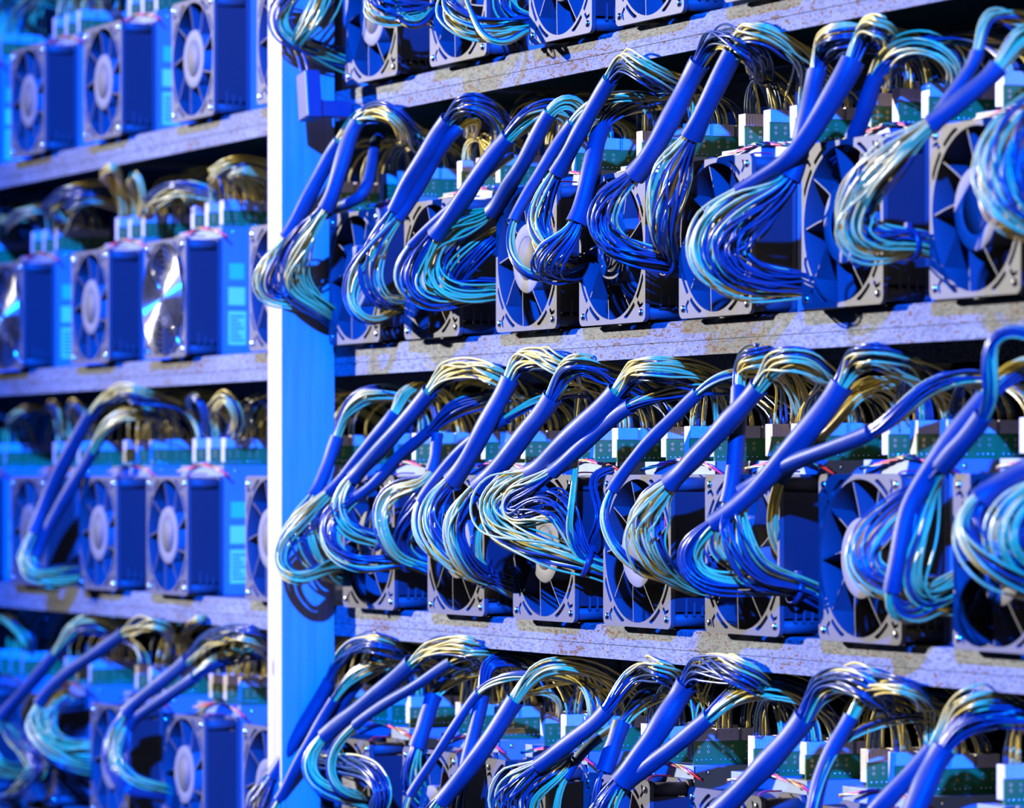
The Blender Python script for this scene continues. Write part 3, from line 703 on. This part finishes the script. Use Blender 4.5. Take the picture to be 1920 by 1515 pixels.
# ---- bottom shelf
C(4, [(760,1290,50,8),(757,1240,40),(715,1210,25,8),(665,1210,12,8),(635,1240,5,7),(618,1278,0,6.5),(580,1345,-15),(545,1400,-30),(512,1455,-42,6.5),(490,1490,-50,11),(475,1530,-50,11),(505,1565,-40,9),(570,1575,-8)], 16, .5, (5,8))
C(4, [(800,1290,55,6),(782,1250,40),(720,1238,25,6),(665,1262,10,5.5),(628,1310,0,5),(590,1375,-15),(550,1450,-32),(525,1500,-40,5),(505,1540,-45,7),(540,1570,-30),(600,1580,5)], 10, .6, (4,7))
C(4, [(760,1280,60,8),(738,1250,48),(702,1245,36,8),(670,1275,20,7),(645,1310,12),(620,1350,5,7),(600,1400,-6,8),(592,1450,-6,8),(630,1500,15)], 16, .3, (3,5))
C(4, [(900,1300,50,8),(908,1250,42),(880,1216,28,8),(830,1210,12,8),(795,1223,2,7.5),(772,1245,-3,7),(720,1290,-12),(665,1335,-22),(612,1378,-32,7),(585,1405,-42,7),(577,1440,-46,7),(600,1475,-40,7),(650,1492,-15,8),(715,1510,20)], 18, .45, (5,8))
C(4, [(960,1290,55,5),(942,1240,40),(895,1223,25,5),(850,1238,8,4.5),(780,1285,-5),(720,1320,-15),(668,1358,-25,4.5),(628,1400,-34,5),(615,1440,-38,5),(632,1480,-32,5),(700,1500,10)], 8, .8, (3,6))
C(4, [(600,1420,-12,7),(650,1432,-24,9),(702,1452,-30,10),(722,1490,-28,10),(705,1520,-26,9),(740,1540,5)], 16, .2, snap=False)
C(4, [(905,1300,50,7),(892,1270,42),(855,1260,32,8),(824,1275,22,7),(812,1305,12,6.5),(800,1350,5),(782,1400,-5,6.5),(770,1450,-8,8),(785,1500,5,8),(840,1520,30)], 16, .5, (4,6))
C(4, [(1092,1340,50,4),(1072,1300,42),(1030,1275,30,4),(975,1264,15),(930,1275,5),(898,1295,0,4),(860,1350,-12),(815,1420,-25),(770,1488,-38,4),(755,1520,-42,5),(775,1560,-30)], 7, .45, (5,8))
C(4, [(1010,1320,50,7),(997,1275,42),(952,1235,30,7),(918,1233,20,7),(906,1258,12,6.5),(908,1290,8,6.5),(895,1350,0),(878,1420,-8),(865,1480,-15,6.5),(850,1520,-20,8),(890,1550,10)], 15, .35, (5,8))
C(4, [(1125,1337,50,8),(1117,1290,42),(1080,1253,30,8),(1035,1248,18,8),(995,1272,8,7.5),(966,1312,0,7.5),(930,1370,-12),(880,1440,-25),(830,1500,-38,7.5),(810,1530,-42,9),(840,1575,-15)], 18, .6, (5,8))
C(4, [(1048,1342,48,3),(1047,1310,38),(1018,1295,24,3),(985,1292,10),(965,1318,3),(935,1362,-8)], 5, .95)
C(4, [(1260,1330,50,7),(1272,1290,42),(1240,1260,30,8),(1195,1260,15,8),(1160,1293,5,7),(1140,1335,-2,6.5),(1095,1370,-13),(1050,1405,-23),(1010,1435,-32,6.5),(965,1465,-42,11),(940,1500,-46,11),(960,1540,-40,9),(1030,1560,0)], 17, .45, (5,8))
C(4, [(1255,1345,55,7),(1237,1312,46),(1200,1300,36,7),(1175,1322,26,6.5),(1165,1355,18,6.5),(1150,1400,12),(1135,1445,5,6.5),(1120,1500,0,8),(1150,1540,20)], 14, .3, (4,6))
C(4, [(1165,1355,45,4),(1145,1368,25),(1125,1380,15,4),(1095,1405,5),(1060,1455,-8,4),(1045,1485,-15,4.5),(1042,1530,-15)], 7, .9, (2,4))
C(4, [(1070,1420,-2,5),(1050,1445,-15,7),(1010,1470,-28,9),(985,1500,-32,9),(1000,1545,-25,8)], 12, .5, snap=False)
C(4, [(1420,1370,55,8),(1442,1310,48),(1400,1266,35,9),(1345,1248,20,9),(1305,1256,8,8),(1288,1282,2,8),(1250,1345,-12),(1210,1405,-24),(1165,1465,-36,8),(1140,1500,-44,11),(1130,1540,-46,11),(1180,1570,-15)], 20, .45, (5,8))
C(4, [(1480,1390,50,7),(1502,1350,45),(1470,1298,35,8),(1420,1291,22,8),(1370,1310,10,7),(1330,1345,0,6.5),(1270,1395,-12),(1210,1440,-24),(1140,1500,-38,6.5),(1110,1530,-42,8),(1160,1575,-15)], 16, .4, (5,8))
C(4, [(1660,1400,50,8),(1668,1340,42),(1630,1288,32,9),(1580,1270,20,9),(1535,1290,8,8.5),(1512,1345,-2,8.5),(1470,1395,-12),(1415,1455,-24),(1350,1520,-36,8.5),(1320,1550,-42,10),(1370,1590,-10)], 20, .55, (5,8))
C(4, [(1740,1400,60,7),(1742,1340,50),(1700,1288,38,7),(1650,1282,22,7),(1615,1303,8,6.5),(1598,1345,0,5.5),(1565,1395,-10),(1540,1450,-20),(1525,1520,-28,5.5),(1520,1560,-30,7)], 12, .6, (5,8))
C(4, [(1705,1412,48,3.5),(1697,1383,40),(1655,1360,28),(1605,1370,12),(1565,1405,-12),(1537,1465,-26),(1522,1530,-34)], 6, .6)
C(4, [(1960,1440,50,8),(1968,1390,45),(1920,1348,32,8),(1860,1338,18,8),(1810,1358,8,8),(1768,1400,0,8),(1740,1460,-12),(1710,1530,-24,8),(1700,1565,-28)], 18, .5, (5,7))
C(4, [(1900,1450,60,7),(1912,1370,50),(1880,1323,38,7),(1830,1308,25,7),(1785,1345,10,6),(1752,1405,0,6),(1700,1460,-14),(1640,1525,-28,6),(1610,1560,-32)], 12, .6, (5,7))
# ---- top shelf: only the hanging loops are in the picture
C(1, [(655,-130,10,7),(612,-75,-20,7),(575,-30,-36,7),(532,5,-48,11),(520,40,-51,11),(540,74,-45,9),(572,84,-27,7),(625,104,8,8),(680,125,40)], 18, .3, (1,2), snap=False)
C(1, [(660,-90,0,7),(620,-30,-18,10),(598,25,-27,12),(572,62,-34,8),(548,80,-40,6),(565,88,-30,6),(625,112,8,7),(680,130,40)], 16, .75, snap=False)
C(1, [(800,-150,0,7),(765,-95,-20,7),(730,-50,-30,7),(704,-12,-42,12),(714,15,-43,12),(750,26,-28,10),(802,20,0,9),(850,30,30)], 20, .3, (1,2), snap=False)
C(1, [(735,0,-28,5),(752,36,-30,5),(780,52,-22,5),(796,34,-10,5),(820,10,12)], 9, .8, snap=False)
C(1, [(900,-120,0,6),(872,-72,-20,6),(850,-30,-35,6),(837,5,-44,9),(850,33,-45,9),(890,53,-34,10),(940,54,-12,9),(987,45,5,8),(1030,50,35)], 18, .6, (1,2), snap=False)
C(1, [(862,-30,-30,3),(886,30,-40),(912,74,-38),(945,82,-26),(987,56,2),(1030,50,30)], 4, .9, snap=False)
C(1, [(975,-60,10,8),(945,-15,-4,10),(945,18,-8,10),(975,38,0,8),(1025,40,30)], 16, .6, snap=False)
# ---- left rack, out of focus
LC = lambda row, spec, n=12, y=.5, **k: C(row, spec, n, y, side='L', **k)
LC(3, [(315,810,45,8),(300,765,35),(255,742,22,8),(205,745,8,8),(172,775,0,7),(130,850,-12),(90,930,-25),(65,1000,-38,7),(45,1050,-48,9),(66,1078,-42,8),(120,1072,-5,7),(160,1080,30)], 16, .5, sleeve=(4,7))
LC(3, [(290,830,50,7),(287,790,35),(245,775,20,7),(200,800,5,6.5),(175,845,0,6.5),(130,920,-13),(85,1000,-28),(68,1040,-35,6.5),(60,1072,-40,8),(100,1085,-22,8),(160,1078,20)], 14, .5, sleeve=(4,7))
LC(3, [(340,815,70,5),(352,760,60),(368,738,58,5),(382,765,62),(388,815,75)], 10, .2)
LC(3, [(395,815,75,6),(400,765,60),(432,742,58,6),(446,770,66),(440,815,80)], 10, .6)
LC(3, [(460,815,75,6),(462,770,66),(485,750,80,6),(520,745,110)], 8, .5)
LC(3, [(85,815,70,5),(92,762,60),(104,750,58,5),(112,790,66),(112,815,75)], 8, .75)
LC(3, [(120,815,70,5),(130,765,60),(146,750,58,5),(160,780,66),(175,815,85)], 8, .75)
LC(3, [(10,820,70,6),(25,780,60),(60,765,70,6),(90,775,95)], 9, .6)
LC(2, [(205,405,65,5),(192,350,55),(212,312,50,5),(228,345,58),(232,405,70)], 8, .85)
LC(2, [(238,410,65,5),(240,350,55),(256,322,52,5),(270,360,60),(262,405,70)], 8, .7)
LC(2, [(262,410,60,7),(298,368,50,8),(350,350,60,8),(395,364,80,7),(445,380,120)], 16, .55)
LC(2, [(70,430,65,7),(100,382,55,8),(150,352,60,8),(220,352,95)], 14, .6)
LC(2, [(115,425,65,7),(132,388,55,7),(172,368,65,7),(235,385,110)], 14, .5)
LC(2, [(385,385,70,6),(402,332,60,6),(440,300,65,6),(500,312,95)], 10, .8)
LC(2, [(430,385,70,6),(428,350,60,6),(456,314,62,6),(505,330,95)], 12, .7)
LC(2, [(0,440,70,6),(30,405,60,6),(80,392,75,6),(140,385,110)], 12, .8)
LC(2, [(420,390,65,4),(408,345,52),(396,318,60)], 6, .95)
LC(2, [(320,395,80,6),(345,372,75,6),(385,375,90),(430,390,120)], 10, .9)
LC(4, [(215,1235,55,7),(215,1190,42),(182,1172,28,8),(143,1175,12,7.5),(104,1225,0,7.5),(55,1285,-13),(5,1340,-28,7.5),(-20,1380,-38,9),(-10,1430,-38,9),(40,1450,0)], 16, .6, sleeve=(4,6))
LC(4, [(330,1245,55,7),(325,1205,42),(300,1168,28,7),(262,1172,12,7),(234,1186,4,6.5),(180,1225,-8),(130,1258,-20),(76,1315,-34,6.5),(58,1355,-42,8),(80,1402,-42,8),(140,1438,-15,7),(195,1445,25)], 14, .45, sleeve=(4,7))
LC(4, [(130,1300,-6,7),(100,1320,-20,10),(88,1360,-28,11),(118,1398,-20,9),(180,1400,10)], 16, .8, snap=False)
LC(4, [(495,1260,55,8),(500,1225,46),(470,1190,34,9),(425,1188,20,9),(380,1208,6,7.5),(352,1238,0,6.5),(295,1285,-14),(236,1335,-30,6.5),(212,1385,-42,10),(214,1440,-46,10),(245,1475,-38,9),(300,1487,-5,8),(350,1500,30)], 18, .6, sleeve=(5,7))
LC(4, [(520,1280,60,7),(500,1250,48),(450,1232,34,7),(400,1245,15,6.5),(366,1270,4,6),(305,1312,-10),(242,1360,-26,6),(225,1410,-38,8),(240,1460,-38,8),(310,1480,5)], 14, .55, sleeve=(4,6))
LC(4, [(330,1250,70,5),(345,1190,55),(375,1163,50,5),(415,1165,70)], 7, .8)
LC(4, [(40,1250,60,7),(55,1200,48,7),(20,1160,35,7),(-20,1150,30)], 12, .6)
LC(4, [(0,1345,-20,8),(45,1400,-30,9),(70,1440,-30,9),(40,1480,-30,8),(10,1500,-10)], 14, .5, snap=False)
for x0 in (10, 70, 130, 190, 260, 330):
    LC(1, [(x0,30 - x0 * .06,65,6),(x0 + 10,-10 - x0 * .06,55,6),(x0 + 50,-25 - x0 * .06,60,6),(x0 + 95,0 - x0 * .06,100)], 10, .6)

# the sockets left open get short wires that arch over and run to the back
def rear_wires(row, px, o, label, side):
    base = np.array(o.location)
    free = [p for p in PINS if p[0] == row and not p[2] and abs(p[1][0] - base[0]) < 0.06]
    if len(free) < 6: return
    R.shuffle(free); free = free[:22 if side == 'R' else 12]
    root = empty('power_cable', (base[0], 0.14, base[2] + 0.17)); rb = np.array(root.location)
    hx = R.uniform(-0.03, 0.03); hz = R.uniform(0.040, 0.058)
    for p in free:
        a = p[1] - rb; p[2] = True
        dx = hx + R.uniform(-0.015, 0.015); t = R.uniform(-0.006, 0.006)
        pts = [(*a, 0), (a[0], a[1], a[2] + 0.012, 0), (a[0] + dx * 0.4, a[1] + 0.012 + t, a[2] + hz * 0.8 + t, 0), (a[0] + dx, a[1] + 0.04, a[2] + hz + t - 0.004, 0),
               (a[0] * 0.5 + dx * 1.5, 0.05 + t, 0.02 + t, 0), (a[0] * 0.3 + dx * 2, 0.10 + t, -0.01 + t, 0)]
        ye = R.random() < 0.62
        tube(catmull(pts, 0.007)[0][:, :3], WR, M['wire_yellow'] if ye else M['wire_black'], 'yellow_wire' if ye else 'black_wire', 5, root)
    tag(root, label, 'power cable', 'loose wires over the sockets')
cntR = {}
for row, px, o in MACH:
    side = 'L' if 'left' in o['label'] else 'R'
    t_ = o['label'].split(', ')[1].split()
    rear_wires(row, px, o, 'loose wires arching above the %s machine %s of the post on the %s' % (t_[0], 'left' if side == 'L' else 'right', SHELF_NAME[row]), side)

# labels of the traced cables
for side in 'RL':
    for row in (1, 2, 3, 4):
        L = [c for c in CAB if c['side'] == side and c['row'] == row]
        L.sort(key=lambda c: c['px'], reverse=(side == 'L'))
        si = ui = 0
        for c in L:
            ye = 'yellow' if c['yellow'] > 0.7 else ('black' if c['yellow'] < 0.3 else 'mixed')
            if c['sleeve']:
                th = 'thick' if c['r'] >= 7 else ('medium' if c['r'] >= 5.5 else 'thin')
                lab = '%s black sleeve on %s wires, %s sleeve %s of post on the %s' % (th, ye, ORD[si], 'right' if side == 'R' else 'left', SHELF_NAME[row]); si += 1
            else:
                lab = 'bare loop of %s wires, %s bare loop %s of the post on the %s' % (ye, ORD[ui], 'right' if side == 'R' else 'left', SHELF_NAME[row]); ui += 1
            tag(c['root'], lab, 'power cable', 'sleeved power cables' if c['sleeve'] else 'bare wire loops')

# ------------------------------------------------------------------ power adapter hanging on the post
pa = at(580, 180, -0.030)
ad = empty('power_adapter', pa); tag(ad, 'small black power adapter hanging beside the wooden post under the top shelf', 'power adapter')
MB().box(-0.0115, 0.0115, -0.0075, 0.0075, -0.022, 0.022, M['adapter'], bevel=0.0015).build('adapter_body', ad, rot=(0, math.radians(-9), 0))
MB().box(-0.0075, 0.0075, 0.0075, 0.040, -0.019, -0.004, M['adapter'], bevel=0.0015).build('plug', ad)
q = [at(548, 82, -0.034), at(556, 100, -0.033), at(562, 122, -0.031), at(567, 142, -0.030)]
tube(catmull([(*(v - pa), 0) for v in q], 0.004)[0][:, :3], 0.0014, M['adapter'], 'cord', 8, ad)
q = [at(553, 84, -0.034), at(568, 100, -0.031), at(575, 122, -0.029), at(580, 142, -0.029)]
tube(catmull([(*(v - pa), 0) for v in q], 0.004)[0][:, :3], 0.0014, M['adapter'], 'cord', 8, ad)
